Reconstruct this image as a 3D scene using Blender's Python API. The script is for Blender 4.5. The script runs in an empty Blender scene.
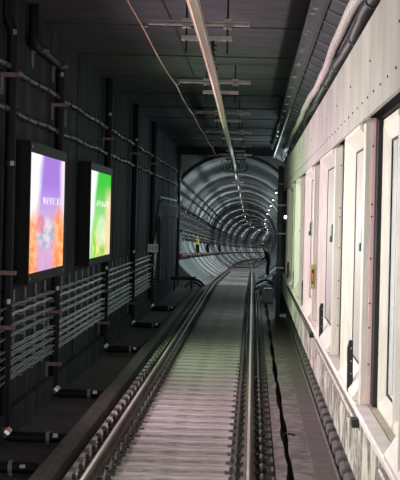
import bpy, math, random
from mathutils import Vector, Matrix
random.seed(7)
S = bpy.context.scene
COL = S.collection
PI = math.pi

# ------------------------------------------------------------------ materials
class X:
    """tiny expression wrapper round shader sockets"""
    def __init__(s, nt, sock): s.nt, s.k = nt, sock
    def op(s, o, b=None, clamp=False):
        n = s.nt.nodes.new('ShaderNodeMath'); n.operation = o; n.use_clamp = clamp
        s.nt.links.new(s.k, n.inputs[0])
        if isinstance(b, X): s.nt.links.new(b.k, n.inputs[1])
        elif b is not None: n.inputs[1].default_value = b
        return X(s.nt, n.outputs[0])
    def __add__(s, b): return s.op('ADD', b)
    def __sub__(s, b): return s.op('SUBTRACT', b)
    def __mul__(s, b): return s.op('MULTIPLY', b)
    def step(s, a, b):
        n = s.nt.nodes.new('ShaderNodeMapRange'); n.interpolation_type = 'SMOOTHSTEP'
        s.nt.links.new(s.k, n.inputs[0]); n.inputs[1].default_value = a; n.inputs[2].default_value = b
        n.inputs[3].default_value = 0; n.inputs[4].default_value = 1
        return X(s.nt, n.outputs[0])
    def inv(s):
        return (s * -1.0) + 1.0

def mixc(nt, f, a, b):
    n = nt.nodes.new('ShaderNodeMix'); n.data_type = 'RGBA'
    if isinstance(f, X): nt.links.new(f.k, n.inputs[0])
    else: n.inputs[0].default_value = f
    for v, i in ((a, 6), (b, 7)):
        if isinstance(v, X): nt.links.new(v.k, n.inputs[i])
        else: n.inputs[i].default_value = (*v, 1)
    return X(nt, n.outputs[2])

def noise(nt, scale, detail=3, coord='Object', stretch=(1, 1, 1), rough=.55):
    tc = nt.nodes.new('ShaderNodeTexCoord'); mp = nt.nodes.new('ShaderNodeMapping')
    mp.inputs['Scale'].default_value = stretch
    nt.links.new(tc.outputs[coord], mp.inputs[0])
    n = nt.nodes.new('ShaderNodeTexNoise'); n.inputs['Scale'].default_value = scale
    n.inputs['Detail'].default_value = detail; n.inputs['Roughness'].default_value = rough
    nt.links.new(mp.outputs[0], n.inputs['Vector'])
    return X(nt, n.outputs[0])

def axis(nt, coord, i):
    tc = nt.nodes.new('ShaderNodeTexCoord'); sp = nt.nodes.new('ShaderNodeSeparateXYZ')
    nt.links.new(tc.outputs[coord], sp.inputs[0])
    return X(nt, sp.outputs[i])

def mat(name, col, rough=.6, metal=0.0, var=.25, scale=6, stretch=(1, 1, 1), bump=0.0, col2=None, spec=.4):
    m = bpy.data.materials.new(name); m.use_nodes = True
    nt = m.node_tree; b = nt.nodes['Principled BSDF']
    b.inputs['Roughness'].default_value = rough; b.inputs['Metallic'].default_value = metal
    b.inputs['Specular IOR Level'].default_value = spec
    n = noise(nt, scale, 4, 'Object', stretch)
    c2 = col2 if col2 else tuple(c * (1 - var) for c in col)
    c = mixc(nt, n.step(.36, .66), c2, col)
    nt.links.new(c.k, b.inputs['Base Color'])
    if bump:
        bn = nt.nodes.new('ShaderNodeBump'); bn.inputs['Strength'].default_value = bump
        bn.inputs['Distance'].default_value = .02
        nt.links.new(n.k, bn.inputs['Height']); nt.links.new(bn.outputs[0], b.inputs['Normal'])
    return m

def emis(name, col, strength):
    m = bpy.data.materials.new(name); m.use_nodes = True
    b = m.node_tree.nodes['Principled BSDF']
    b.inputs['Base Color'].default_value = (*col, 1)
    b.inputs['Emission Color'].default_value = (*col, 1); b.inputs['Emission Strength'].default_value = strength
    return m

M = {}
M['wall'] = mat('black_wall_panel', (.040, .049, .060), .8, 0, .55, 3, (1, 1, .15), spec=.1)
M['ceiling'] = mat('dark_ceiling_concrete', (.060, .060, .066), .85, 0, .3, 1.2, (1, 2.5, 1), spec=.2)
M['floor'] = mat('dark_floor_concrete', (.080, .078, .078), .85, 0, .4, 5, spec=.3)
M['bed'] = mat('track_slab_concrete', (.25, .225, .215), .85, 0, .5, 7, bump=.3, spec=.3)
M['bed_dark'] = mat('ditch_concrete', (.045, .042, .04), .9, 0, .4, 8, bump=.3)
M['kerb'] = mat('kerb_concrete', (.062, .054, .05), .85, 0, .5, 8, bump=.4)
M['sleeper'] = mat('sleeper_concrete', (.35, .32, .305), .8, 0, .5, 7, (.35, 1, 1), bump=.3)
M['plate'] = mat('grey_cover_plate', (.185, .155, .15), .7, 0, .2, 4, bump=.1)
M['block'] = mat('grey_rubber_block', (.19, .18, .175), .8, 0, .4, 12)
M['rail'] = mat('rusty_rail_steel', (.11, .075, .06), .55, .5, .4, 10, (1, .3, 1))
M['railtop'] = mat('polished_rail_head', (.66, .64, .58), .34, .45, .1, 10)
M['clip'] = mat('dark_spring_clip_steel', (.085, .08, .08), .42, .4, .4, 40)
M['cliploop'] = mat('clip_loop_highlight', (.15, .145, .145), .45, .4, .4, 40)  # paler than the clip base: the loop's highlight crescent put into the colour
M['pad'] = mat('dark_baseplate', (.05, .045, .042), .7, .2, .4, 30)
M['alu'] = mat('warm_aluminium', (.95, .86, .71), .5, .0, .12, 4, (1, .1, 1))
M['galv'] = mat('galvanised_steel', (.42, .38, .37), .5, .5, .25, 10)
M['brownarm'] = mat('primed_bracket_steel', (.24, .16, .15), .6, .2, .3, 16)
M['greyplate'] = mat('grey_bracket_plate', (.20, .205, .21), .6, .3, .2, 16)
M['blackpipe'] = mat('black_pipe', (.009, .009, .011), .55, 0, .3, 20, spec=.15)
M['band'] = mat('shiny_pipe_clamp', (.55, .53, .5), .35, .8, .2, 20)
M['redtape'] = mat('red_tape', (.5, .05, .04), .6, 0, .2, 20)
M['cable'] = mat('grey_cable', (.115, .127, .14), .45, 0, .3, 10)
M['wallcable'] = mat('dark_thick_cable', (.050, .055, .060), .5, 0, .3, 10)
M['cable_light'] = mat('pale_cable', (.34, .35, .36), .45, 0, .2, 10)
M['copper'] = mat('bare_copper_wire', (.75, .42, .30), .4, .6, .2, 10)
M['strip'] = mat('thin_galvanised_strip', (.26, .28, .30), .5, .3, .2, 10)
M['insul'] = mat('black_insulator', (.012, .012, .012), .45, 0, .2, 20)
M['casing'] = mat('black_casing', (.012, .012, .014), .6, 0, .2, 10, spec=.12)
M['psd'] = mat('cream_film_frame', (.80, .755, .69), .5, 0, .13, 5, (5, 5, .5), bump=.25)
M['psd_grey'] = mat('grey_wrinkled_film', (.53, .53, .50), .5, 0, .28, 5, (4, 4, .45), bump=.5)
M['psd_head'] = mat('stained_header_steel', (.54, .51, .48), .6, 0, .22, 2.2, (1, 1, .35), bump=.06)
M['pink'] = mat('pink_cover_strip', (.95, .66, .67), .5, 0, .1, 6)
M['ledge'] = mat('pale_pink_sill', (.92, .82, .80), .55, 0, .16, 4)
M['sill'] = mat('beige_threshold', (.58, .50, .42), .6, 0, .2, 6)
M['gasket'] = mat('black_rubber', (.010, .010, .010), .6, 0, .2, 10)
M['green'] = mat('green_handle_paint', (.02, .17, .09), .4, 0, .2, 10)
M['orange'] = mat('orange_label', (.8, .33, .05), .6, 0, .1, 10)
M['yellow'] = mat('yellow_label', (.75, .62, .08), .6, 0, .1, 10)
M['red'] = mat('dark_red_paint', (.17, .018, .02), .5, 0, .3, 10)
M['redpipe'] = mat('dull_red_pipe_paint', (.17, .06, .07), .5, 0, .3, 10)
M['magenta'] = mat('magenta_label', (.6, .08, .3), .6, 0, .1, 10)
M['lime'] = mat('lime_label', (.3, .75, .08), .6, 0, .1, 10)
M['beam'] = mat('blue_grey_steel_beam', (.115, .12, .135), .5, .2, .3, 6)
M['membrane'] = mat('dark_ribbed_panel', (.06, .063, .075), .6, .1, .4, 6, (1, .4, 1))
M['darkwall'] = mat('black_backing', (.014, .014, .015), .8, 0, .4, 5)
M['white'] = mat('white_plate', (.75, .75, .75), .6, 0, .05, 10)
M['steel_dark'] = mat('black_steel', (.015, .016, .017), .5, .2, .3, 10)
M['tealbox'] = mat('grey_concrete_box', (.24, .26, .26), .8, 0, .3, 6)
M['skin'] = mat('skin', (.50, .33, .26), .6, 0, .1, 10)
M['cloth'] = mat('black_work_clothes', (.014, .014, .016), .85, 0, .4, 12)
M['hair'] = mat('black_hair', (.008, .007, .007), .5, 0, .3, 40)
M['pfloor'] = mat('platform_stone_floor', (.45, .45, .46), .35, 0, .1, 2)
M['pwall'] = mat('platform_pale_panel', (.75, .78, .84), .5, 0, .05, 2)

def m_edge():
    m = bpy.data.materials.new('grimy_platform_edge'); m.use_nodes = True
    nt = m.node_tree; b = nt.nodes['Principled BSDF']; b.inputs['Roughness'].default_value = .85
    big = noise(nt, 3.2, 5, 'Object', (1, 1.6, .7), .65); fine = noise(nt, 22, 4, 'Object', (1, 1.5, .5))
    dirt = (big.step(.42, .53) * fine.step(.3, .55))
    c = mixc(nt, dirt, (.66, .63, .56), (.10, .095, .085))
    nt.links.new(c.k, b.inputs['Base Color'])
    return m
M['edge'] = m_edge()

def m_lining():
    m = bpy.data.materials.new('tunnel_ring_concrete'); m.use_nodes = True
    nt = m.node_tree; b = nt.nodes['Principled BSDF']; b.inputs['Roughness'].default_value = .6
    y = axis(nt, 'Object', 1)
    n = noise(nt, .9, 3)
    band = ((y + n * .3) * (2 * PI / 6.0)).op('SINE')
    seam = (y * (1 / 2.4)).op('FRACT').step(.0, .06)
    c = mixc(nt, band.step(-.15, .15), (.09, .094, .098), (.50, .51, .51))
    c = mixc(nt, noise(nt, 2.5, 4).step(.35, .7), c, mixc(nt, .35, c, (.12, .125, .125)))
    c = mixc(nt, seam, (.08, .085, .085), c)
    nt.links.new(c.k, b.inputs['Base Color'])
    return m
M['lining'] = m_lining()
M['portal'] = mat('portal_concrete', (.26, .285, .28), .8, 0, .4, 1.6, bump=.1)

def m_glass():
    m = bpy.data.materials.new('clear_door_glass'); m.use_nodes = True
    b = m.node_tree.nodes['Principled BSDF']
    b.inputs['Base Color'].default_value = (.93, .96, 1, 1); b.inputs['Roughness'].default_value = .03
    b.inputs['Transmission Weight'].default_value = 1.0; b.inputs['IOR'].default_value = 1.05
    return m
M['glass'] = m_glass()

def m_screen_a():
    m = bpy.data.materials.new('lit_poster_purple_orange'); m.use_nodes = True
    nt = m.node_tree; b = nt.nodes['Principled BSDF']
    u = axis(nt, 'Generated', 1); v = axis(nt, 'Generated', 2)
    n1 = noise(nt, 2.6, 3, 'Generated', (1, 1.6, 1)); n2 = noise(nt, 7, 3, 'Generated', (1, 1, 1.6)); n3 = noise(nt, 4.2, 2, 'Generated', (1, 2, .6))
    white = (.98, .97, 1.0); purple = (.40, .22, .74); lav = (.60, .42, .84); orange = (1.0, .30, .06); peach = (1.0, .52, .26)
    w = u + n1 * .16 - (v * .22)
    c = mixc(nt, w.step(.10, .26), white, mixc(nt, v.step(.45, .80), lav, purple))
    c = mixc(nt, (u + n3 * .15).step(.86, 1.06), c, (.95, .80, .95))
    low = (v + (n3 - .5) * .35)
    oc = mixc(nt, n2.step(.38, .62), orange, peach)
    side = (u - .45).op('ABSOLUTE').step(.10, .36)
    c = mixc(nt, low.step(.36, .60).inv() * (side * .75 + .25), c, oc)
    d = ((u - .45).op('POWER', 2.0) * 9.0 + (v - .33).op('POWER', 2.0) * 30.0)
    fig = (d + (n2 - .5) * .7).step(.3, .75).inv()
    c = mixc(nt, fig * .55, c, mixc(nt, n2.step(.40, .56), (.12, .58, .58), (.96, .86, .86)))
    d2 = ((u - .30).op('POWER', 2.0) * 30.0 + (v - .40).op('POWER', 2.0) * 60.0)
    c = mixc(nt, d2.step(.2, .6).inv() * .6, c, (.85, .16, .22))
    tx = (v - .61).op('ABSOLUTE').step(.022, .04).inv() * (u - .62).op('ABSOLUTE').step(.24, .29).inv() * noise(nt, 26, 1, 'Generated', (1, 1.2, .6)).step(.44, .56)
    c = mixc(nt, tx * .8, c, (1, .96, 1))
    nt.links.new(c.k, b.inputs['Emission Color']); b.inputs['Emission Strength'].default_value = SCR
    b.inputs['Base Color'].default_value = (.02, .02, .02, 1); b.inputs['Roughness'].default_value = .8; b.inputs['Specular IOR Level'].default_value = 0
    return m

def m_screen_b():
    m = bpy.data.materials.new('lit_poster_green'); m.use_nodes = True
    nt = m.node_tree; b = nt.nodes['Principled BSDF']
    u = axis(nt, 'Generated', 1); v = axis(nt, 'Generated', 2)
    n1 = noise(nt, 3.1, 3, 'Generated', (1, 1.4, 1)); n2 = noise(nt, 8, 3, 'Generated', (1, 1.3, .8))
    white = (.96, 1.0, .97); green = (.06, .60, .06); pale = (.34, .80, .26); lemon = (.90, .85, .35)
    w = u - v * .30 + n1 * .12
    c = mixc(nt, w.step(.00, .16), white, mixc(nt, (v + n1 * .2).step(.45, 1.0), pale, green))
    low = (v + (n2 - .5) * .3).step(.18, .5).inv()
    c = mixc(nt, low * u.step(.05, .3), c, mixc(nt, n2.step(.42, .6), (.30, .66, .05), lemon))
    c = mixc(nt, (u + n1 * .2).step(.70, 1.02) * v.step(.62, .3 if False else .9).inv(), c, (.98, .74, .45))
    d = ((u - .55).op('POWER', 2.0) * 9.0 + (v - .30).op('POWER', 2.0) * 16.0)
    c = mixc(nt, (d + (n2 - .5) * .6).step(.25, .8).inv() * .5, c, (.93, .97, .80))
    tx = (v - .63).op('ABSOLUTE').step(.022, .045).inv() * (u - .60).op('ABSOLUTE').step(.28, .34).inv() * noise(nt, 24, 1, 'Generated', (1, 1.2, .6)).step(.42, .56)
    c = mixc(nt, tx * .8, c, (1, 1, .98))
    nt.links.new(c.k, b.inputs['Emission Color']); b.inputs['Emission Strength'].default_value = SCR
    b.inputs['Base Color'].default_value = (.02, .02, .02, 1); b.inputs['Roughness'].default_value = .8; b.inputs['Specular IOR Level'].default_value = 0
    return m
SCR = 1.05

# ------------------------------------------------------------------ mesh helpers
class MB:
    def __init__(s): s.v = []; s.f = []; s.mi = []
    def add(s, vs, fs, mi=0):
        o = len(s.v); s.v += [tuple(p) for p in vs]
        for f in fs: s.f.append(tuple(i + o for i in f)); s.mi.append(mi)
        return s
    def box(s, x0, x1, y0, y1, z0, z1, mi=0):
        vs = [(x, y, z) for x in (x0, x1) for y in (y0, y1) for z in (z0, z1)]
        return s.add(vs, [(0, 1, 3, 2), (4, 6, 7, 5), (0, 4, 5, 1), (2, 3, 7, 6), (0, 2, 6, 4), (1, 5, 7, 3)], mi)
    def prism(s, poly, axis_, a, b, mi=0):
        """poly of 2-D points extruded along axis ('x','y','z'); poly coords are the other two axes in order"""
        def P(p, t):
            if axis_ == 'y': return (p[0], t, p[1])
            if axis_ == 'x': return (t, p[0], p[1])
            return (p[0], p[1], t)
        n = len(poly)
        vs = [P(p, a) for p in poly] + [P(p, b) for p in poly]
        fs = [tuple(range(n)), tuple(range(2 * n - 1, n - 1, -1))] + [(i, (i + 1) % n, n + (i + 1) % n, n + i) for i in range(n)]
        return s.add(vs, fs, mi)
    def tube(s, pts, r, n=8, mi=0, cap=True, radii=None):
        pts = [Vector(p) for p in pts]; rings = []
        t0 = (pts[1] - pts[0]).normalized()
        up = Vector((0, 0, 1)) if abs(t0.z) < .9 else Vector((0, 1, 0))
        a = t0.cross(up).normalized()
        for i, p in enumerate(pts):
            if i == 0: t = pts[1] - pts[0]
            elif i == len(pts) - 1: t = pts[-1] - pts[-2]
            else: t = (pts[i + 1] - pts[i]).normalized() + (pts[i] - pts[i - 1]).normalized()
            t.normalize()
            a = (a - t * a.dot(t)).normalized(); b = t.cross(a)
            rr = radii[i] if radii else r
            rings.append([p + (a * math.cos(k * 2 * PI / n) + b * math.sin(k * 2 * PI / n)) * rr for k in range(n)])
        vs = [q for ring in rings for q in ring]; fs = []
        for i in range(len(pts) - 1):
            for k in range(n):
                fs.append((i * n + k, i * n + (k + 1) % n, (i + 1) * n + (k + 1) % n, (i + 1) * n + k))
        if cap:
            fs.append(tuple(range(n - 1, -1, -1))); o = (len(pts) - 1) * n; fs.append(tuple(range(o, o + n)))
        return s.add(vs, fs, mi)
    def build(s, name, m, parent=None, origin=(0, 0, 0), smooth=False, bevel=0):
        me = bpy.data.meshes.new(name)
        o3 = Vector(origin)
        me.from_pydata([tuple(Vector(p) - o3) for p in s.v], [], s.f)
        ms = m if isinstance(m, (list, tuple)) else [m]
        for q in ms: me.materials.append(q)
        for p, k in zip(me.polygons, s.mi): p.material_index = k
        import bmesh
        bm = bmesh.new(); bm.from_mesh(me); bmesh.ops.recalc_face_normals(bm, faces=bm.faces); bm.to_mesh(me); bm.free()
        if smooth:
            for p in me.polygons: p.use_smooth = True
            me.set_sharp_from_angle(angle=math.radians(50))
        o = bpy.data.objects.new(name, me); COL.objects.link(o)
        if parent: o.parent = parent
        else: o.location = origin
        if bevel:
            b = o.modifiers.new('bevel', 'BEVEL'); b.width = bevel; b.segments = 2; b.limit_method = 'ANGLE'
        return o

def tag(o, label=None, cat=None, group=None, kind=None):
    if label: o['label'] = label
    if cat: o['category'] = cat
    if group: o['group'] = group
    if kind: o['kind'] = kind
    return o

def empty(name, loc, label, cat, group=None):
    o = bpy.data.objects.new(name, None); COL.objects.link(o); o.location = loc; o.empty_display_size = .1
    return tag(o, label, cat, group)

def copy_tree(o, parent=None):
    c = o.copy(); COL.objects.link(c); c.parent = parent
    for ch in list(o.children): copy_tree(ch, c)
    return c

def struct(name, mb, m, **k): return tag(mb.build(name, m, **k), kind='structure')

# ------------------------------------------------------------------ numbers
CZ = 2.41          # eye height over the rail heads
TC = -0.745        # track centre
XL = -2.93         # left wall
ZC = 5.06          # ceiling
ZF = -.20          # bed level
ZL = -.28          # lower floor left of the kerb
XE = .775          # platform edge
END = 50.0         # tunnel mouth
def px(d): return max(0, d - 105) ** 2 / 5200.0 + max(0, d - 165) ** 2 / 1500.0
def pz(d): return -.025 * max(0, d - END) if d > END + 4 else (-.025 * (max(0, d - (END - 4)) ** 2) / 16.0)

# ------------------------------------------------------------------ setting
b = MB(); b.box(XL - .4, XL, 3, END, -.5, ZC + .3)
y = 4.0
while y < END - 1:                       # raised cover battens between the wall panels
    b.box(XL - .02, XL + .010, y, y + .04, .08, ZC - .05); y += 2.9
struct('wall_left', b, M['wall'])
b = MB(); b.box(XL + .001, XL + .10, 3, END, ZL, .06); struct('baseboard_left', b, M['wall'])
b = MB(); b.box(XL - .4, 3.7, 3, END, ZC, ZC + .3)
y = 8.0
while y < END: b.box(XL, .62, y, y + .06, ZC - .02, ZC + .1); y += 3.35
struct('ceiling', b, M['ceiling'])
b = MB(); b.box(XL, -2.10, 3, END, -.5, ZL); struct('floor', b, M['floor'])
b = MB()
b.prism([(-2.10, -.5), (-2.10, -.14), (-2.06, -.10), (-1.96, -.10), (-1.90, -.16), (-1.90, -.5)], 'y', 3, END)
struct('kerb_strip', b, M['kerb'])
b = MB(); b.box(-1.90, -1.84, 3, END, -.5, -.36)
struct('ditch_left', b, M['bed_dark'])
b = MB()
b.box(-1.84, -1.66, 3, END, -.5, -.235); b.box(-1.66, -1.30, 3, END, -.5, -.30); b.box(-1.27, -.23, 3, END, -.5, -.199)
b.box(-.20, .29, 3, END, -.5, -.30); 
def lip(x, q, ph): return x + .012 * math.sin(q * 1.9 + ph) + .007 * math.sin(q * 4.7 + 2 * ph)
q = 3.0
while q < END - .01:
    e = q + .25
    b.add([(.29, q, ZF), (lip(.405, q, 0), q, ZF), (lip(.405, e, 0), e, ZF), (.29, e, ZF), (lip(.405, q, 0), q, -.5), (lip(.405, e, 0), e, -.5)], [(0, 1, 2, 3), (1, 4, 5, 2)])
    b.add([(.29, q, ZF), (.29, e, ZF), (.29, e, -.5), (.29, q, -.5)], [(0, 1, 2, 3)])
    b.add([(lip(.482, q, 2), q, ZF), (.69, q, ZF), (.69, e, ZF), (lip(.482, e, 2), e, ZF), (lip(.482, q, 2), q, -.5), (lip(.482, e, 2), e, -.5)], [(0, 1, 2, 3), (4, 0, 3, 5)])
    q = e
b.box(.69, 1.30, 3, END, -.5, ZF - .02)
struct('track_slab', b, M['bed'])
b = MB(); b.box(.38, .51, 3, END, -.5, -.36); struct('ditch_right', b, M['bed_dark'])
# platform slab, edge face and recess under it
b = MB(); b.box(XE + .005, 3.7, 3, 33.2, .55, 1.0); struct('platform_slab', b, M['edge'])
b = MB(); b.box(1.30, 1.5, 3, END, -.5, .60); struct('wall_right_lower', b, M['darkwall'])
b = MB(); b.box(1.08, 3.7, 3, 33.2, 1.0, 1.045); struct('platform_floor', b, M['pfloor'])
b = MB(); b.box(3.4, 3.7, 3, 33.2, 1.045, 4.4); struct('platform_wall', b, M['pwall'])
b = MB(); b.box(1.16, 3.7, 3, 33.2, 3.85, 4.0); struct('platform_ceiling', b, M['pwall'])
b = MB(); b.box(1.04, 1.14, 3, 33.2, 3.12, ZC); struct('wall_right', b, M['darkwall'])
b = MB(); b.box(1.15, 3.7, 33.2, 33.4, -.5, ZC); b.box(1.15, 1.3, 33.4, END, .6, ZC)
struct('platform_end_wall', b, M['darkwall'])

# portal wall with a round hole, and the bored tunnel
ZT = 2.20; RT = 2.62
b = MB(); N = 64
outer = []
def rect_pt(a):
    cx, cz = math.cos(a), math.sin(a); hx0, hx1, hz0, hz1 = XL - .4 - TC, 1.3 - TC, -.9 - ZT, ZC + .2 - ZT
    ts = []
    if cx > 1e-6: ts.append(hx1 / cx)
    if cx < -1e-6: ts.append(hx0 / cx)
    if cz > 1e-6: ts.append(hz1 / cz)
    if cz < -1e-6: ts.append(hz0 / cz)
    t = max(min(ts), RT + .01); return (TC + cx * t, ZT + cz * t)
vs = []; fs = []
for k in range(N):
    a = 2 * PI * k / N; o_ = rect_pt(a); i_ = (TC + RT * math.cos(a), ZT + RT * math.sin(a))
    vs += [(o_[0], END, o_[1]), (i_[0], END, i_[1]), (o_[0], END + .5, o_[1]), (i_[0], END + .5, i_[1])]
for k in range(N):
    p, q = 4 * k, 4 * ((k + 1) % N)
    fs += [(p, q, q + 1, p + 1), (p + 2, p + 3, q + 3, q + 2), (p + 1, q + 1, q + 3, p + 3), (p, p + 2, q + 2, q)]
b.add(vs, fs); struct('wall_back', b, M['portal'])

b = MB(); vs = []; fs = []; ds = []
d = 63.0
while d < 300: ds.append((d, RT)); ds.append((d + 2.25, RT)); ds.append((d + 2.27, RT + .02)); ds.append((d + 2.38, RT + .02)); d += 2.4
NT = 48
for d, r in ds:
    for k in range(NT):
        a = 2 * PI * k / NT; vs.append((TC + px(d) + r * math.cos(a), d, ZT + pz(d) + r * math.sin(a)))
for i in range(len(ds) - 1):
    for k in range(NT):
        fs.append((i * NT + k, i * NT + (k + 1) % NT, (i + 1) * NT + (k + 1) % NT, (i + 1) * NT + k))
fs.append(tuple(range((len(ds) - 1) * NT, len(ds) * NT)))
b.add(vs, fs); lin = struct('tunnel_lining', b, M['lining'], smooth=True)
b = MB(); b.tube([(TC + px(q), q, ZT + pz(q)) for q in (END + .4, 52, 54, 57, 60, 63.1)], RT + .04, 48, cap=False); struct('tunnel_mouth_lining', b, M['portal'], smooth=True)
def sweep(mb, prof, d0, d1, step, mi=0):
    """closed profile (x,z) swept along the line of the track"""
    dd = []; d = d0
    while d < d1: dd.append(d); d += step
    dd.append(d1); n = len(prof); vs = []; fs = []
    for d in dd: vs += [(x + px(d), d, z + pz(d)) for x, z in prof]
    for i in range(len(dd) - 1):
        for k in range(n): fs.append((i * n + k, i * n + (k + 1) % n, (i + 1) * n + (k + 1) % n, (i + 1) * n + k))
    fs.append(tuple(range(n - 1, -1, -1))); o = (len(dd) - 1) * n; fs.append(tuple(range(o, o + n)))
    return mb.add(vs, fs, mi)
b = MB(); sweep(b, [(TC - 1.55, -.6), (TC - 1.55, -.26), (TC - 1.2, -.235), (TC + 1.2, -.235), (TC + 1.45, -.20), (TC + 1.6, -.6)], END, 298, 4)
struct('tunnel_bed', b, M['bed'])

# ------------------------------------------------------------------ rails, sleepers
def rail(x, label):
    r = empty('running_rail', (x, 3, -.17), label, 'rail')
    o = (x, 3, -.17)
    b = MB(); h = [(-.075, -.17), (-.075, -.155), (-.012, -.13), (-.010, -.045), (-.036, -.035), (-.036, -.012), (-.028, 0), (.028, 0), (.036, -.012), (.036, -.035), (.010, -.045), (.012, -.13), (.075, -.155), (.075, -.17)]
    sweep(b, [(x + p, z) for p, z in h], 3, 280, 3); b.build('rail_web', M['rail'], r, o)
    b = MB(); sweep(b, [(x - .020, -.006), (x - .016, 0.0005), (x + .010, 0.0005), (x + .014, -.006)], 3, 280, 3); b.build('rail_head', M['railtop'], r, o)
    r.children[1]['label'] = 'worn shiny running surface'
rail(TC - .7535, 'left steel running rail, the one beside the drain kerb')
rail(TC + .7535, 'right steel running rail, the one nearer the platform doors')

def clip_mesh(side):
    b = MB()
    b.box(-.055, .055, -.05, .05, -.006, .03)
    pts = []
    for k in range(11):
        a = PI * k / 10
        pts.append((.01 * side + .012 * side * math.sin(a), .055 * math.cos(a), .035 + .075 * math.sin(a)))
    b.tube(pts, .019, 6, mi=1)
    b.tube([(side * .04, .0, .03), (side * .04, 0, .085)], .034, 8); b.tube([(side * .04, .0, .075), (side * .04, 0, .105)], .013, 6)
    b.tube([(-side * .05, -.03, .03), (-side * .02, 0, .055), (side * .05, .03, .04)], .014, 6)
    return b
SP = .52
def make_sleeper(full=True):
    r = empty('sleeper', (TC, 0, -.19), 'pale concrete sleeper with dark spring clips gripping both rails', 'sleeper', 'concrete sleepers of the track')
    b = MB(); hw = .165
    # waisted sleeper, a touch narrower under the rails
    prof = [(-1.07, hw - .05), (-.92, hw - .03), (-.6, hw - .04), (-.5, hw), (.5, hw), (.6, hw - .04), (.92, hw - .03), (1.02, hw - .05)]
    poly = [(x, -w) for x, w in prof] + [(x, w) for x, w in reversed(prof)]
    b.prism(poly, 'z', -.12, 0); b.build('sleeper_body', M['sleeper'], r, bevel=.012)
    for s in (-1, 1):
        p = MB(); p.box(s * .7535 - .17, s * .7535 + .17, -.075, .075, 0, .018); p.build('baseplate', M['pad'], r)
        if full:
            for t in (-1, 1):
                o = CL[t].copy(); COL.objects.link(o); o.parent = r; o.location = (s * .7535 + t * .115, 0, .02); o.name = 'spring_clip'
    return r
CL = {}
for t in (-1, 1):
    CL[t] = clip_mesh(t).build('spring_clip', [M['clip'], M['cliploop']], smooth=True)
sl = make_sleeper(True); sl2 = make_sleeper(False)
for t in (-1, 1): bpy.data.objects.remove(CL[t])
first = True; first2 = True; d = 9.9
while d < 82:
    if d < 44:
        o = sl if first else copy_tree(sl); first = False
    else:
        o = sl2 if first2 else copy_tree(sl2); first2 = False
    o.location = (TC + px(d), d, -.19 + pz(d))
    if d >= 44: o['label'] = 'grey concrete sleeper towards the tunnel, its clips too far to make out'; o['group'] = 'far concrete sleepers'
    d += SP

# cover plates, drilled strip and rubber blocks beside the platform
b0 = 6.0; i = 0
while b0 < 44:
    b = MB(); b.box(.69, .905, b0 + .006, b0 + 3.1 - .006, ZF - .02, ZF + .012)
    for q in range(5):
        b.tube([(.89, b0 + .3 + q * .6, ZF + .01), (.89, b0 + .3 + q * .6, ZF + .018)], .008, 6)
    o = b.build('cover_plate', M['plate'], origin=(.8, b0, ZF - .02))
    tag(o, 'flat grey trough cover plate lying between track and platform wall', 'cover plate', 'trough cover plates')
    b0 += 3.1
b = MB(); b.box(.908, .93, 6, 44, ZF - .02, ZF + .03)
q = 6.2
while q < 44: b.tube([(.919, q, ZF + .028), (.919, q, ZF + .036)], .007, 6); q += .3
tag(b.build('edge_strip', M['galv'], origin=(.919, 6, ZF - .02)), 'long narrow metal strip with dots along the cover plates', 'metal strip')
q = 10.0; first = None
while q < 40:
    if first is None:
        first = empty('rubber_block', (1.03, q, ZF - .02), 'dark grey square block in the row under the platform edge', 'block', 'blocks under the platform edge')
        b = MB(); b.prism([(.95, -.22), (.95, -.10), (.99, -.08), (1.14, -.08), (1.14, -.22)], 'y', 0, .36)
        b.build('block_body', M['block'], first, (1.03, 0, ZF - .02), bevel=.01)
        b = MB(); b.box(.965, 1.12, .36, .40, -.22, -.12); b.build('spacer', M['gasket'], first, (1.03, 0, ZF - .02))
        o = first
    else: o = copy_tree(first)
    o.location = (1.03, q, ZF - .02)
    q += .62

# ------------------------------------------------------------------ platform screen doors
PST = [9.6, 13.1, 17.6, 22.5, 26.6, 31.6]
NEAR = 5.2
ordn = ['nearest', 'second', 'third', 'fourth', 'fifth', 'farthest']
hp = NEAR; i = 0
hl = []
while hp < 33:
    hl.append(hp); hp += 1.78
for i, hp in enumerate(hl):
    r = empty('door_header', (XE, hp, 3.13), 'grey stained steel header panel above the platform doors, with screw heads', 'door header', 'door headers over the platform doors')
    o = (XE, hp, 3.13); e = hp + 1.772
    b = MB(); b.prism([(.775, 3.13), (.775, 3.80), (.80, 3.815), (.90, 3.815), (.90, 3.26), (.80, 3.20), (.80, 3.13)], 'y', hp, e); b.build('panel_body', M['psd_head'], r, o)
    for q in range(4):
        s = MB(); yy = hp + .22 + q * .445; s.tube([(.777, yy, 3.26), (.769, yy, 3.26)], .008, 8); s.build('screw', M['gasket'], r, o)
    s = MB(); s.tube([(.777, hp + .10, 3.50), (.769, hp + .10, 3.50)], .008, 8); s.build('screw', M['gasket'], r, o)
b = MB(); b.box(.905, 1.03, NEAR, 33, 3.155, 3.25)
tag(b.build('door_track', M['gasket'], origin=(.9, NEAR, 3.04)), 'black recess channel running along under the header panels', 'channel')

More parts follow.
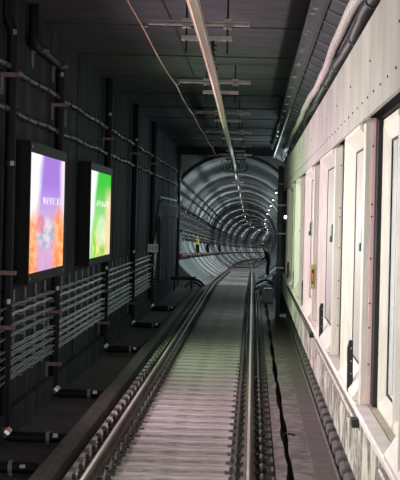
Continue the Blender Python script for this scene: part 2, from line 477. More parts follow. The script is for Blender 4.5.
for i, P in enumerate(PST):
    r = empty('door_post', (.82, P, 1.05), ['cream door post with a pink cover strip, nearest of the platform posts',
        'white door post beyond the nearest green handle, second along the platform', 'narrow door post carrying a bright upright label, third along',
        'greenish lit door post, fourth along the platform', 'fifth door post along the platform, in the dim green light',
        'farthest door post at the end of the platform doors'][i], 'door post')
    o = (.82, P, 1.05)
    b = MB(); b.box(.818, .862, P, P + .16, 1.05, 3.17); b.build('post_core', M['psd'], r, o, bevel=.006)
    b = MB(); b.box(.862, .897, P - .012, P + .16, 1.05, 3.17)
    c = b.build('cover_strip', M['pink'] if i == 0 else M['psd'], r, o, bevel=.006)
    if i == 0: c['label'] = 'pink cover strip with bolts'
    for z in ((1.35, 1.62, 1.80, 2.13, 2.44, 2.53, 2.96) if i < 2 else (1.6, 2.44)):
        s = MB(); s.tube([(.874, P - .010, z), (.874, P - .020, z)], .007, 8); s.build('bolt', M['gasket'], r, o)
    b = MB(); b.box(.898, 1.07, P - .165, P + .15, 1.06, 3.15); b.build('gasket', M['gasket'], r, o)

def bay(near, far, label, clear, hd=None, xf=.79, xg=.88, w=.13, proud=True, rail_stretch=0, xn=None):
    """one glazed platform door or fixed panel running from near to far"""
    r = empty('platform_door' if not proud else 'fixed_screen', (xf, (near + far) / 2, 1.06), label, 'platform door' if not proud else 'platform screen')
    o = (xf, (near + far) / 2, 1.06); xb = xg + .05
    def stile(ya, yb, inner):
        b = MB()
        if inner < 0: poly = [(xf, yb), (xf, yb - .04), (xg, ya), (xb, ya), (xb, yb)]
        else: poly = [(xn or xf, ya), (xn or xf, ya + .04), (xg, yb), (xb, yb), (xb, ya)]
        b.prism(poly, 'z', 1.06, 3.14); b.build('stile', M['psd'], r, o)
    stile(far - w, far, -1); stile(near, near + w, 1)
    z0 = 1.24 if proud else 1.16; e = .012 if proud else .0
    b = MB(); b.prism([(xf - e, 1.055), (xf - e, 1.08), (xf + .01, 1.11), (xg, z0), (xb, z0), (xb, 1.055)], 'y', near + .001, far - .001 + rail_stretch); b.build('bottom_rail', M['psd'], r, o)
    b = MB(); b.prism([(xf, 3.14), (xf, 3.10), (xg, 3.0), (xb, 3.0), (xb, 3.14)], 'y', near + .001, far - .001); b.build('top_rail', M['psd'], r, o)
    b = MB(); t = .016
    for (a0, a1, za, zb) in ((near + w, near + w + t, z0, 3.0), (far - w - t, far - w, z0, 3.0), (near + w, far - w, z0, z0 + t), (near + w, far - w, 3.0 - t, 3.0)):
        b.box(xg + .004, xg + .018, a0, a1, za, zb)
    b.build('seal', M['gasket'], r, o)
    b = MB(); b.box(xg + .009, xg + .016, near + w + t, far - w - t, z0 + t, 3.0 - t); b.build('pane' if clear else 'filmed_pane', M['glass'] if clear else M['psd_grey'], r, o)
    if hd:
        xh = xg - .055
        h = MB(); h.prism([(xh + .018, 2.235), (xh + .020, 2.35), (xh + .032, 2.37), (xh + .042, 2.36), (xh + .042, 2.235)], 'y', hd - .016, hd + .016)
        h.prism([(xh + .004, 2.17), (xh + .004, 2.225), (xh + .012, 2.235), (xh + .042, 2.235), (xh + .042, 2.17)], 'y', hd - .032, hd + .032)
        h.tube([(xh + .022, hd - .03, 2.20), (xh + .022, hd - .042, 2.20)], .014, 10)
        hh = h.build('release_handle', M['green'], r, o, bevel=.004); hh['label'] = 'green emergency release handle'
        h2 = MB(); h2.box(xh + .042, xg + .012, hd - .03, hd + .03, 2.14, 2.40); h2.build('handle_plate', M['psd_grey'], hh, o)
    return r
bay(5.2, 6.85, 'cream screen at the right picture edge, only its sloped base corner in view', True, rail_stretch=.58)  # bottom rail stretched past the screen's far end to reach its image position
hds = [10.12, 14.0, 19.3, 23.2, 27.1]
labs = ['cream framed screen with green handle, just beyond the pink post', 'screen with green handle and broad pink tinted frame, second with a handle',
        'narrow screen with dark handle beside the post with the bright sticker', 'slim greenish lit screen, fourth with a handle along the platform',
        'last screen with a handle before the dark end of the platform']
for (a, c), hd, lab in zip(((9.78, 11.4), (13.28, 15.65), (17.78, 19.9), (22.68, 24.4), (26.78, 29.2)), hds, labs): bay(a, c, lab, False, hd, xn=.862)
dl = ['clear glass sliding door leaf at right edge, nearer of the glazed pair', 'clear glass sliding door leaf beside the pink post, pale hall showing through']
for (a, c), lab in zip(((7.45, 8.42), (8.44, 9.42)), dl): bay(a, c, lab, True, None, .93, .98, .10, False, xn=.967)
for (a, c), lab in zip(((11.6, 12.92), (15.85, 17.42), (20.1, 22.3), (24.6, 26.4), (29.4, 31.4)), ['set back filmed door between nearest green handle and second post', 'set back filmed door behind the post with the bright sticker', 'set back filmed door before the green lit post', 'set back dim door before the fifth post', 'set back dark door before the farthest post']): bay(a, c, lab, False, None, .93, 1.0, .12, False)

# labels stuck on posts
P = PST[2]
r = empty('warning_sticker', (.84, P - .014, 1.47), 'tall narrow yellow, red and green sticker on the third door post', 'sticker'); o = (.84, P - .014, 1.47)
b = MB(); b.box(.80, .852, P - .012, P - .002, 1.47, 1.80); b.build('sticker_backing', M['yellow'], r, o)
b = MB(); b.box(.808, .845, P - .016, P - .012, 1.55, 1.73); b.build('sticker_panel', M['red'], r, o)
b = MB(); b.box(.814, .838, P - .019, P - .016, 1.57, 1.68); b.build('orange_stripe', M['orange'], r, o)
b = MB(); b.box(.806, .846, P - .016, P - .012, 1.735, 1.765); b.build('green_mark', M['lime'], r, o)
b = MB(); b.box(.806, .846, P - .016, P - .012, 1.50, 1.525); b.build('green_mark', M['lime'], r, o)
b = MB(); b.box(.806, .846, P - .016, P - .012, 1.527, 1.546); b.build('magenta_mark', M['magenta'], r, o)
r = empty('small_label', (.93, 12.80, 2.16), 'tiny orange and black label on the cream frame beside the nearest green handle', 'label'); o = (.93, 12.8, 2.16)
b = MB(); b.box(.915, .945, 12.814, 12.822, 2.16, 2.225); b.build('label_backing', M['gasket'], r, o)
b = MB(); b.box(.917, .943, 12.810, 12.814, 2.185, 2.21); b.build('label_face', M['orange'], r, o)
r.location.y -= 0.0

# black upright bumpers on the sill
for i, (d, x) in enumerate([(10.25, .795), (14.7, .80), (20.2, .805), (24.4, .80), (28.6, .80), (32.0, .80)]):
    r = empty('rubber_bumper', (x, d, 1.05), 'black upright rubber bumper on the sill, ' + ['nearest, by the pink post', 'second, below the second green handle', 'third, beside the labelled post', 'fourth from the camera', 'fifth from the camera', 'at the far end of the doors'][i], 'bumper')
    o = (x, d, 1.05)
    b = MB(); b.prism([(x - .022, 1.052), (x - .026, 1.40), (x - .012, 1.46), (x + .018, 1.46), (x + .022, 1.052)], 'y', d, d + .07); b.build('bumper_body', M['gasket'], r, o, bevel=.006)
    for z in (1.2, 1.3, 1.4):
        s = MB(); s.tube([(x + .004, d + .002, z), (x + .004, d - .006, z)], .006, 8); s.build('bolt', M['galv'], r, o)

# sill slabs, threshold, trunking on the edge
cut = [4.0, 7.4, 9.55, 13.0, 17.5, 22.4, 26.5, 33.1]
for i in range(len(cut) - 1):
    b = MB(); b.prism([(.775, 1.0), (.775, 1.035), (.785, 1.05), (.875, 1.05), (.875, 1.0)], 'y', cut[i] + .006, cut[i + 1] - .006)
    tag(b.build('sill_slab', M['ledge'], origin=(.8, cut[i], 1.0)), 'pale pinkish sill slab along the platform edge, ' + ['mostly below the picture', 'in front of the clear glass door', 'before the nearest green handle', 'before the second green handle', 'before the labelled post', 'in the green light', 'at the far end'][i], 'sill')
b = MB(); b.box(.885, 1.075, NEAR, 33, 1.0, 1.055)
tag(b.build('threshold', M['sill'], origin=(.9, NEAR, 1.0)), 'beige door threshold strip behind the sill slabs', 'threshold')
for i, (d0, d1, lab) in enumerate([(3.6, 7.35, 'short grey trunking rail on the platform edge, entering at bottom right'), (9.25, 15.3, 'long grey metal trunking on the platform edge, black cap at its near end'), (16.1, 27.0, 'dark far trunking along the platform edge towards the tunnel')]):
    r = empty('edge_trunking', (.74, d0, .96), lab, 'trunking'); o = (.74, d0, .96)
    b = MB(); b.prism([(.737, .968), (.737, 1.0), (.746, 1.012), (.766, 1.012), (.774, 1.0), (.774, .968)], 'y', d0, d1); b.build('trunking_body', M['galv'] if i < 2 else M['steel_dark'], r, o)
    b = MB(); b.box(.728, .774, d0 - .14, d0, .955, 1.012); b.build('end_cap', M['gasket'], r, o)
    q = d0 + .5
    while q < d1:
        b = MB(); b.box(.742, .776, q, q + .04, .93, .966); b.build('trunking_clip', M['galv'], r, o); q += 1.5

# platform hall lamps (seen through the glass)
for i, (x, y) in enumerate([(2.3, 7), (2.3, 11), (2.3, 15), (2.3, 19), (2.3, 23), (2.3, 27)]):
    r = empty('hall_lamp', (x, y, 3.85), 'slim white ceiling lamp in the hall behind the glass doors', 'lamp', 'hall ceiling lamps')
    b = MB(); b.box(-.12, .12, -.9, .9, -.05, 0); b.build('lamp_body', M['white'], r)
    b = MB(); b.box(-.10, .10, -.85, .85, -.06, -.05); b.build('diffuser', emis('hall_lamp_glow', (.93, .96, 1.0), 150), r)

# ------------------------------------------------------------------ ceiling right: beam, panels, hose, ducts
r = empty('steel_beam', (.66, 4, 4.5), 'blue grey steel beam hanging along the ceiling with a row of bolts', 'beam'); o = (.66, 4, 4.5)
b = MB(); b.prism([(.655, ZC), (.655, 4.54), (.70, 4.54), (.70, ZC)], 'y', 4, 46); b.build('beam_web', M['beam'], r, o)
b = MB(); b.prism([(.60, 4.86), (.60, 4.885), (.655, 4.885), (.655, 4.86)], 'y', 4, 46); b.build('flange', M['beam'], r, o)
q = 9.0; k = 0
while q < 44:
    b = MB(); z = 4.78 if k % 2 else 4.70
    b.tube([(.655, q, z), (.60, q, z)], .011, 8); b.tube([(.655, q, z), (.635, q, z)], .022, 6)
    b.build('bolt', M['band'], r, o, smooth=True); q += .85; k += 1
r = empty('ribbed_lining', (.85, 4, 4.3), 'dark ribbed lining panel between steel beam and pale hose', 'lining'); o = (.85, 4, 4.3)
b = MB(); b.prism([(.70, 4.60), (.70, 4.57), (1.03, 4.42), (1.03, 4.45)], 'y', 4, 46); b.build('lining_sheet', M['membrane'], r, o)
q = 8.0
while q < 44:
    b = MB(); b.prism([(.70, 4.575), (.70, 4.555), (1.03, 4.40), (1.03, 4.425)], 'y', q, q + .10); b.build('rib', M['beam'], r, o); q += .75
# braided hose
r = empty('braided_hose', (.86, 4, 4.29), 'pale braided cable bundle hanging wavily along above the door header', 'hose'); o = (.86, 4, 4.29)
pts = []; q = 4.0
while q < 40:
    pts.append((.855 + .012 * math.sin(q * .8 + .6), q, 4.285 + .022 * math.sin(q * .55 + 1.0) + .012 * math.sin(q * 2.3))); q += .25
hm = mat('pale_braided_sleeve', (.78, .71, .68), .6, 0, .55, 60, (1, .6, 1), bump=.5)
b = MB(); b.tube(pts, .053, 12); b.build('sleeve', hm, r, o, smooth=True)
for off in ((.062, .03), (.066, -.02)):
    b = MB(); b.tube([(p[0] + off[0], p[1], p[2] + off[1]) for p in pts], .014, 6); b.build('strand', M['cable_light'], r, o, smooth=True)
q = 5.0
while q < 38:
    i = int((q - 4) / .25); p = pts[i]
    b = MB(); b.tube([(p[0], p[1], p[2] + .05), (p[0], p[1], 4.50 - (p[0] - .70) * .45 + .03)], .006, 6); b.build('hanger', M['galv'], r, o); q += 3
# black ducts above the header
for i, (x, z, rr) in enumerate(((.90, 4.10, .07), (.955, 3.92, .055))):
    pts = []; q = 4.0
    while q < 33: pts.append((x + .012 * math.sin(q * 1.7 + i), q, z + .02 * math.sin(q * 1.3 + 2 * i))); q += .35
    r = empty('black_duct', (x, 4, z), ['thick black flexible duct just under the pale braided hose', 'thinner black duct resting above the door header'][i], 'duct'); o = (x, 4, z)
    b = MB(); b.tube(pts, rr, 10, radii=[rr * (1 + .10 * math.sin(k * 2.1)) for k in range(len(pts))]); b.build('duct_skin', M['steel_dark'], r, o, smooth=True)
    q = 6.0
    while q < 32:
        p = pts[int((q - 4) / .35)]
        b = MB(); b.tube([(p[0], p[1] - .02, p[2]), (p[0], p[1] + .02, p[2])], rr * 1.13, 10); b.build('tie', M['beam'], r, o); q += 2.1
b = MB(); b.tube([(.905, 4, 3.835), (.905, 33, 3.835)], .012, 6)
tag(b.build('header_cable', M['cable_light'], origin=(.905, 4, 3.835)), 'thin pale cable lying on the top edge of the header panels', 'cable')

# ------------------------------------------------------------------ overhead conductor and supports
def cx(d):
    t = [(3, -.56), (10, -.535), (16, -.54), (24, -.58), (42, -.66), (52, -.72), (400, -.745)]
    for (a, xa), (c, xc) in zip(t, t[1:]):
        if a <= d <= c: return xa + (xc - xa) * (d - a) / (c - a)
ZK = 4.10
r = empty('conductor_rail', (-.56, 4, ZK), 'bright ribbed overhead conductor rail running under the ceiling into the tunnel', 'conductor rail'); o = (-.56, 4, ZK)
prof = [(-.010, 0), (-.018, .03), (-.030, .075), (-.052, .085), (-.052, .10), (.052, .10), (.052, .085), (.030, .075), (.018, .03), (.010, 0)]
b = MB(); vs = []; fs = []; dd = [4 + 2 * k for k in range(24)]
n = len(prof)
for d in dd: vs += [(cx(d) + x, d, ZK + z) for x, z in prof]
for i in range(len(dd) - 1):
    for k in range(n): fs.append((i * n + k, i * n + (k + 1) % n, (i + 1) * n + (k + 1) % n, (i + 1) * n + k))
b.add(vs, fs); b.build('profile', M['alu'], r, o)
b = MB(); b.tube([(cx(d), d, ZK - .006) for d in dd], .009, 8); b.build('contact_wire', M['copper'], r, o, smooth=True)
for sx in (-1, 1):
    b = MB(); b.tube([(cx(d) + sx * .047, d, ZK + .078) for d in dd], .006, 6); b.build('rail_lip', M['galv'], r, o)

SUP = [15.8, 22.6, 29.2, 35.8, 42.4, 48.6]
for i, d in enumerate(SUP):
    x = cx(d)
    r = empty('ceiling_support', (x, d, 4.75), ['nearest ceiling support bar over the conductor rail', 'second ceiling support bar from the camera', 'third ceiling support bar from the camera', 'fourth ceiling support bar from the camera', 'fifth ceiling support bar, short of the tunnel mouth', 'last ceiling support bar, right at the tunnel mouth'][i] + ', with clamps and insulator', 'support'); o = (x, d, 4.75)
    xa, xb = -1.36, -.09
    b = MB(); b.box(xa, xb, d - .03, d + .03, 4.73, 4.79); b.build('upper_channel', M['galv'], r, o, bevel=.006)
    b = MB(); b.box(xa + .02, xb - .02, d - .034, d - .03, 4.752, 4.768); b.build('channel_slot', M['brownarm'], r, o)
    for xx in (-.86, -.36):
        b = MB(); b.tube([(xx, d, ZC), (xx, d, 4.40)], .012, 8); b.build('hanger_rod', M['steel_dark'], r, o)
        b = MB(); b.box(xx - .05, xx + .05, d - .055, d + .055, 4.70, 4.73); b.box(xx - .06, xx + .06, d - .06, d + .06, 4.79, 4.815); b.build('clamp', M['galv'], r, o, bevel=.006)
    b = MB(); b.box(-.92, -.30, d - .035, d + .035, 4.55, 4.61); b.build('lower_channel', M['galv'], r, o, bevel=.006)
    b = MB(); pts = [(x + .0, d, 4.55), (x, d, 4.22)]
    b.tube(pts, .022, 8)
    for k in range(5): b.tube([(x, d, 4.50 - k * .055), (x, d, 4.485 - k * .055)], .055 - .004 * k, 12)
    b.build('insulator', M['insul'], r, o, smooth=True)
    b = MB(); b.box(x - .065, x + .065, d - .05, d + .05, 4.19, 4.225); b.build('rail_clamp', M['steel_dark'], r, o, bevel=.005)
    b = MB(); b.box(xa - .05, xa + .03, d - .05, d + .05, 4.70, 4.74); b.build('wire_clamp', M['brownarm'], r, o, bevel=.005)
pts = [(-1.385, 4, 4.70), (-1.385, 15.8, 4.69)]
for a, c in zip(SUP, SUP[1:]):
    for k in range(1, 7):
        t = k / 6; pts.append((-1.385, a + (c - a) * t, 4.69 - .05 * math.sin(PI * t)))
b = MB(); b.tube(pts, .0085, 8)
tag(b.build('earth_wire', M['copper'], origin=(-1.385, 4, 4.7), smooth=True), 'thin bare copper wire strung along the ceiling left of the conductor rail', 'wire')
# conductor and droppers in the bored tunnel
r = empty('tunnel_conductor', (TC, 52, ZK), 'conductor rail continuing through the bored tunnel on its droppers', 'conductor rail'); o = (TC, 52, ZK)
b = MB(); sweep(b, [(TC + x, ZK + z) for x, z in prof], 50.2, 260, 4); b.build('profile', M['galv'], r, o)
d = 53.0
while d < 200:
    b = MB(); b.box(TC + px(d) - .28, TC + px(d) + .28, d - .03, d + .03, 4.42 + pz(d), 4.48 + pz(d))
    b.box(TC + px(d) - .03, TC + px(d) + .03, d - .03, d + .03, ZK + .1 + pz(d), ZT + RT + pz(d)); b.build('dropper', M['galv'], r, o); d += 5.0
# expansion joint cluster hanging at the mouth
r = empty('wire_cluster', (-.72, 47.4, 4.5), 'black tangle of jumper cables looped round the conductor at the tunnel mouth', 'cables'); o = (-.72, 47.4, 4.5)
for k in range(7):
    b = MB(); pts = []; x0 = -1.05 + k * .11; w = .16 + .03 * (k % 3)
    for j in range(15):
        a = 2 * PI * j / 14 * .9; pts.append((x0 + w * math.sin(a), 47.2 + .1 * k % .4 + .05 * j / 14, 4.30 + .22 * math.cos(a) - .04 * (k % 2)))
    b.tube(pts, .013, 6); b.build('jumper', M['insul'], r, o, smooth=True)
b = MB(); b.box(-1.05, -.30, 47.3, 47.36, 4.50, 4.56); b.box(-.72, -.66, 47.3, 47.36, 4.5, ZC); b.build('jumper_bar', M['steel_dark'], r, o)

# ------------------------------------------------------------------ left wall: pipes
XP = -2.84
def arm(r, o, d, z, x1=XP + .13):
    d -= .15
    b = MB(); b.box(XP - .07, XP + .07, d + .03, d + .15, z + .01, z + .04); b.build('arm_link', M['steel_dark'], r, o)  # bar added to bridge the gap to the arm, moved toward the camera
    b = MB(); b.box(XL, x1, d - .03, d + .03, z, z + .05); a = b.build('bracket_arm', M['brownarm'], r, o, bevel=.004)
    b = MB(); b.box(XL, XL + .02, d - .045, d + .045, z - .20, z + .05); b.build('bracket_plate', M['greyplate'], r, o)
def elbow(c, v0, v1, rad, n=6):
    """quarter bend: corner c, arriving along v0, leaving along v1"""
    c, v0, v1 = Vector(c), Vector(v0), Vector(v1); out = []
    for k in range(n + 1):
        t = PI / 2 * k / n
        out.append(c - v0 * rad + v1 * rad + (v0 * math.sin(t) - v1 * math.cos(t)) * rad)
    return out
def pipe(d, R, label, arms, bands, top='straight', xend=-2.13, foot=True):
    r = empty('drain_pipe', (XP, d, ZF), label, 'pipe'); o = (XP, d, ZF)
    zf = ZL + .085
    pts = []
    if top == 'straight': pts = [(XP, d, ZC)]
    elif top == 'offset': pts = [(XP - .06, d - .1, ZC), (XP - .06, d - .1, 4.70), (XP, d, 4.52)]
    elif top == 'run':
        pts = [(XP, d - 2.35, ZC)] + elbow((XP, d - 2.35, 4.56), (0, 0, -1), (0, 1, 0), .1) + elbow((XP, d, 4.56), (0, 1, 0), (0, 0, -1), .1)
    pts += elbow((XP, d, zf), (0, 0, -1), (1, 0, 0), .12) if foot else [(XP, d, zf)]
    pts += [(xend, d, zf)]
    if foot: pts += [(xend + .06, d, zf - .06)]
    b = MB(); b.tube(pts, R, 14); b.build('pipe_run', M['blackpipe'], r, o, smooth=True)
    for z in arms: arm(r, o, d, z)
    for z in bands:
        b = MB(); b.tube([(XP, d, z - .03), (XP, d, z + .03)], R * 1.07, 14); k = b.build('clamp_band', M['steel_dark'], r, o, smooth=True)
        b = MB(); b.box(XP + .02, XP + .06, d - R * 1.07 - .02, d - R * 1.0, z - .03, z + .03); b.build('band_bolt', M['band'], k, o, bevel=.006)
    if foot:
        for x in (-2.32,):
            b = MB(); b.tube([(x - .02, d, zf), (x + .02, d, zf)], R * 1.1, 14); b.box(x - .015, x + .015, d - .02, d + .02, ZL, zf); b.build('floor_saddle', M['greyplate'], r, o)
        b = MB(); b.box(-2.26, -2.20, d - R * 1.05, d - R * .7, zf + .01, zf + .06); b.build('band_bolt', M['band'], r, o, bevel=.006)
        b = MB(); b.tube([(XP + .02, d - .02, zf + .07), (XP + .065, d - .02, zf + .03)], R * 1.05, 12); b.build('elbow_band', M['band'], r, o)
    return r
pipe(15.1, .066, 'black drain pipe at the left picture edge, elbow with red tape at its foot', (3.97, 1.69, 1.06), (4.50, 2.98, 1.38), 'offset')
pr = pipe(18.86, .066, 'black drain pipe between the two lit posters, running along the wall at the top', (4.50, 3.95, .97, .22), (4.42, 1.33), 'run')
arm(pr, (XP, 18.86, ZF), 17.1, 4.50)
pipe(25.2, .066, 'black drain pipe just behind the green lit poster', (3.85, .92, .30), (4.35, 1.38), 'straight')
pipe(30.9, .066, 'fourth black drain pipe, past the green poster', (3.85, 1.05, .30), (1.55, 4.2), 'straight')
pipe(36.7, .075, 'fifth black drain pipe, before the number plate', (3.85, 1.0), (1.4,), 'straight')
r = empty('red_elbow_tape', (XP, 15.02, -.14), 'red tape wrapped round the foot elbow of the leftmost pipe', 'tape')
b = MB(); b.tube([(XP - .002, 15.1, -.085), (XP + .006, 15.1, -.115)], .076, 12); b.build('tape_ring', M['redtape'], r, (XP, 15.02, -.14))
# pipe lying across the near floor
r = empty('floor_pipe', (-2.5, 13.3, ZL), 'black pipe lying on the floor at bottom left, nearest the camera', 'pipe'); o = (-2.5, 13.3, ZL)
b = MB(); b.tube([(XL + .17, 13.3, ZL + .085), (-2.18, 13.3, ZL + .085), (-2.13, 13.3, ZL + .04)], .066, 14); b.build('pipe_run', M['blackpipe'], r, o, smooth=True)
b = MB(); b.tube([(-2.44, 13.3, ZL + .085), (-2.40, 13.3, ZL + .085)], .073, 14); b.box(-2.435, -2.405, 13.28, 13.32, ZL, ZL + .085); b.build('floor_saddle', M['greyplate'], r, o)
b = MB(); b.box(-2.32, -2.26, 13.225, 13.25, ZL + .09, ZL + .13); b.build('band_bolt', M['band'], r, o, bevel=.006)

# thick wall cables with ties
for z, lab in ((4.10, 'upper thick grey cable strapped along the left wall'), (3.60, 'lower thick grey cable strapped along the left wall above the posters')):
    r = empty('wall_cable', (XL + .07, 6, z), lab, 'cable'); o = (XL + .07, 6, z)
    pts = []; q = 6.0
    while q < END - 1: pts.append((XL + .065, q, z + .012 * math.sin(q * 2.2) )); q += .5
    b = MB(); b.tube(pts, .036, 8); b.build('cable_run', M['wallcable'], r, o, smooth=True)
    q = 8.0
    while q < END - 1:
        b = MB(); b.box(XL, XL + .106, q, q + .025, z - .042, z + .042); b.build('cable_strap', M['steel_dark'], r, o); q += .75
for i, d in enumerate([12.2, 19.9, 25.5, 31.5, 37.5]):
    for z in (3.87,) if i % 2 else (3.87, 3.45):
        b = MB(); b.box(XL, XL + .03, d, d + .07, z - .13, z + .13)
        tag(b.build('wall_plate', M['greyplate'], origin=(XL, d, z - .13), bevel=.004), 'small upright grey plate fixed to the dark left wall', 'plate', 'plates between wall cables')

# cable rack on the lower left wall
q = 9.6; first = None; cnt = 0
LEV = [.44, .52, .62, .72, .80, .95, 1.06, 1.19, 1.30]
while q < 42:
    if first is None:
        first = empty('cable_bracket', (XL, q, .36), 'thin upright galvanised strip with cable hooks on lower left wall', 'bracket', 'cable brackets on the left wall')
        b = MB(); b.box(0, .02, -.02, .02, 0, 1.10); b.build('strip', M['strip'], first, bevel=.003)
        for z in LEV:
            b = MB(); b.box(.02, .13, -.012, .012, z - .36 - .03, z - .36 - .018); b.box(.122, .13, -.012, .012, z - .36 - .03, z - .36 + .01); b.build('hook', M['strip'], first)
        o = first
    else: o = copy_tree(first)
    o.location = (XL, q, .36); q += .8
rnd = random.Random(3)
for i, z in enumerate(LEV):
    for j in range(2 if i not in (7,) else 1):
        pts = []; q = 8.4; ph = rnd.random() * 6; am = .006 + .010 * rnd.random()
        xx = XL + .05 + j * .045
        while q < 37.0:
            pts.append((xx, q, z - .002 + am * (1 - abs(math.cos((q - 9.6) / .8 * PI)))*-1 + am * .6 * math.sin(q * .37 + ph) ** 2)); q += .2
        # climb to the tunnel entry
        zt = 2.42 + .055 * i + .02 * j
        for k in range(1, 9):
            t = k / 8; s_ = t * t * (3 - 2 * t); pts.append((xx, 37 + 3.6 * t, z + (zt - z) * s_))
        pts.append((xx, 44, zt)); pts.append((xx, 49.5, zt - .02))
        bright = (i == 7)
        b = MB(); b.tube(pts, .0115 if not bright else .019, 6)
        o = b.build('rack_cable', M['cable_light'] if bright else M['cable'], origin=(xx, 8.4, z), smooth=True)
        if bright: tag(o, 'brightest pale cable near the top of the left wall rack', 'cable')
        else: tag(o, 'dark grey cable sagging along the lower left wall rack', 'cable', 'cables in the left wall rack')

# ------------------------------------------------------------------ light boxes
def lightbox(d0, d1, m, label):
    r = empty('poster_lightbox', (XL, d0, 1.55), label, 'light box'); o = (XL, d0, 1.55)
    xf = -2.70; z0, z1 = 1.545, 3.285; s0, s1 = 1.668, 3.152
    b = MB(); b.box(XL, xf - .03, d0, d1, z0, z1); b.build('casing', M['casing'], r, o, bevel=.008)
    b = MB()
    b.box(xf - .03, xf, d0, d1, z0, s0); b.box(xf - .03, xf, d0, d1, s1, z1); b.box(xf - .03, xf, d0, d0 + .05, s0, s1); b.box(xf - .03, xf, d1 - .05, d1, s0, s1)
    b.build('front_frame', M['casing'], r, o)
    b = MB(); b.box(xf - .028, xf - .012, d0 + .05, d1 - .05, s0, s1)
    sc = b.build('lit_poster', m, r, o); sc['label'] = 'glowing poster'
    for (yy, zz) in ((d1 - .12, z1 - .06), (d1 - .12, z0 + .06), (d0 + .12, z1 - .06), (d0 + .12, z0 + .06)):
        b = MB(); b.tube([(xf - .002, yy, zz), (xf + .008, yy, zz)], .018, 8); b.build('lock', M['galv'], r, o)
    return r
lightbox(15.70, 18.68, m_screen_a(), 'larger looking wall light box with purple and orange poster, nearer the camera')
lightbox(21.55, 24.75, m_screen_b(), 'second wall light box with a bright green poster')

# ------------------------------------------------------------------ number plate
r = empty('number_plate', (XL, 36.4, 1.40), 'small white number plate reading 117 on the left wall', 'number plate'); o = (XL, 36.4, 1.40)
zx0, zx1, zz0, zz1 = -2.98 + .0, -2.70, 1.39, 1.61
zx0 = -2.925
b = MB(); b.box(zx0, zx1 + .06, 36.40, 36.415, zz0, zz1); b.build('plate', M['white'], r, o)
g = MB()
for xx in (-2.87, -2.80): g.box(xx, xx + .022, 36.394, 36.40, 1.44, 1.56)
g.box(-2.74, -2.67, 36.394, 36.40, 1.54, 1.56); g.prism([(-2.69, 1.54), (-2.67, 1.54), (-2.70, 1.44), (-2.725, 1.44)], 'y', 36.394, 36.40)
c = g.build('digits', M['steel_dark'], r, o); c['label'] = 'black digits 117'

# ------------------------------------------------------------------ tunnel mouth and fittings
r = empty('portal_ring', (TC, END - .06, ZT), 'black ring pipe arching round the tunnel mouth', 'ring'); o = (TC, END - .06, ZT)
b = MB(); b.tube([(TC + 2.62 * math.cos(a), END - .06, ZT + 2.62 * math.sin(a)) for a in [PI * (.27 + .52 * k / 40) for k in range(41)]], .055, 8); b.build('ring_pipe', M['insul'], r, o, smooth=True)
for k in range(9):
    a = PI * (.28 + .5 * k / 8); b = MB(); b.box(TC + 2.62 * math.cos(a) - .04, TC + 2.62 * math.cos(a) + .04, END - .13, END, ZT + 2.62 * math.sin(a) - .04, ZT + 2.62 * math.sin(a) + .04); b.build('ring_clip', M['steel_dark'], r, o)
b = MB(); b.box(XL, 1.04, END - .5, END - .25, 4.78, ZC)
tag(b.build('ceiling_beam', M['darkwall'], origin=(TC, END - .5, 4.78)), 'dark concrete cross beam under the ceiling above the tunnel mouth', 'beam')
b = MB(); b.tube([(XL + .09, END - .4, ZF), (XL + .09, END - .4, 4.78)], .055, 10)
tag(b.build('corner_pipe', M['steel_dark'], origin=(XL + .09, END - .4, ZF), smooth=True), 'black upright pipe in the corner where left wall meets tunnel mouth', 'pipe')
# cable spreader on wall before the mouth
r = empty('cable_spreader', (XL, 43, 2.3), 'dark rack frame fanning cables up the wall beside the tunnel mouth', 'cable rack'); o = (XL, 43, 2.3)
for q in (40.8, 43.2, 45.6, 48.2):
    b = MB(); b.box(XL, XL + .03, q, q + .05, 2.30, 3.06); b.box(XL, XL + .18, q, q + .05, 2.36, 2.39); b.build('upright', M['strip'], r, o)
b = MB(); b.box(XL, XL + .04, 40.5, 49, 2.98, 3.02); b.build('top_bar', M['strip'], r, o)
b = MB(); b.box(XL + .0, XL + .20, 38.5, 38.55, .4, 2.4); b.build('side_tray', M['steel_dark'], r, o)

# tunnel cables on the left side wall
def along(angle, rad, d0, d1, wob=0, ph=0):
    out = []; d = d0
    while d < d1:
        rr = rad; out.append((TC + px(d) + rr * math.cos(angle), d, ZT + pz(d) + rr * math.sin(angle) + wob * math.sin(d * 1.2 + ph))); d += 2.0
    return out
for i, ang in enumerate((183, 180.5, 178, 175.5, 173, 170.5, 168, 165.5, 161, 188, 192)):
    b = MB(); b.tube(along(math.radians(ang), 2.52, 50.7, 260, .02, i), .058, 6)
    tag(b.build('tunnel_cable', M['insul'] if i % 3 else M['cable'], origin=along(math.radians(ang), 2.52, 49.6, 52)[0], smooth=True), 'dark cable fixed along the left side of the bored tunnel', 'cable', 'cables in the bored tunnel')
for ang, lab in ((141, 'single dark cable arching along upper left of the tunnel'), (149, 'dark cable just below the highest one in the tunnel')):
    b = MB(); b.tube(along(math.radians(ang), 2.56, 50.2, 260), .034, 6); tag(b.build('tunnel_cable', M['insul'], origin=along(math.radians(ang), 2.56, 50.2, 53)[0], smooth=True), lab, 'cable')
q = 52.0
fb = None
while q < 110:
    c = Vector((TC + px(q), q, ZT + pz(q))); b = MB()
    b.tube([(c.x + 2.60 * math.cos(math.radians(a)), q, c.z + 2.60 * math.sin(math.radians(a))) for a in range(156, 200, 4)], .015, 5)
    tag(b.build('tunnel_bracket', M['steel_dark'], origin=c), 'curved cable bracket on the left tunnel wall', 'bracket', 'brackets in the bored tunnel'); q += 4.8
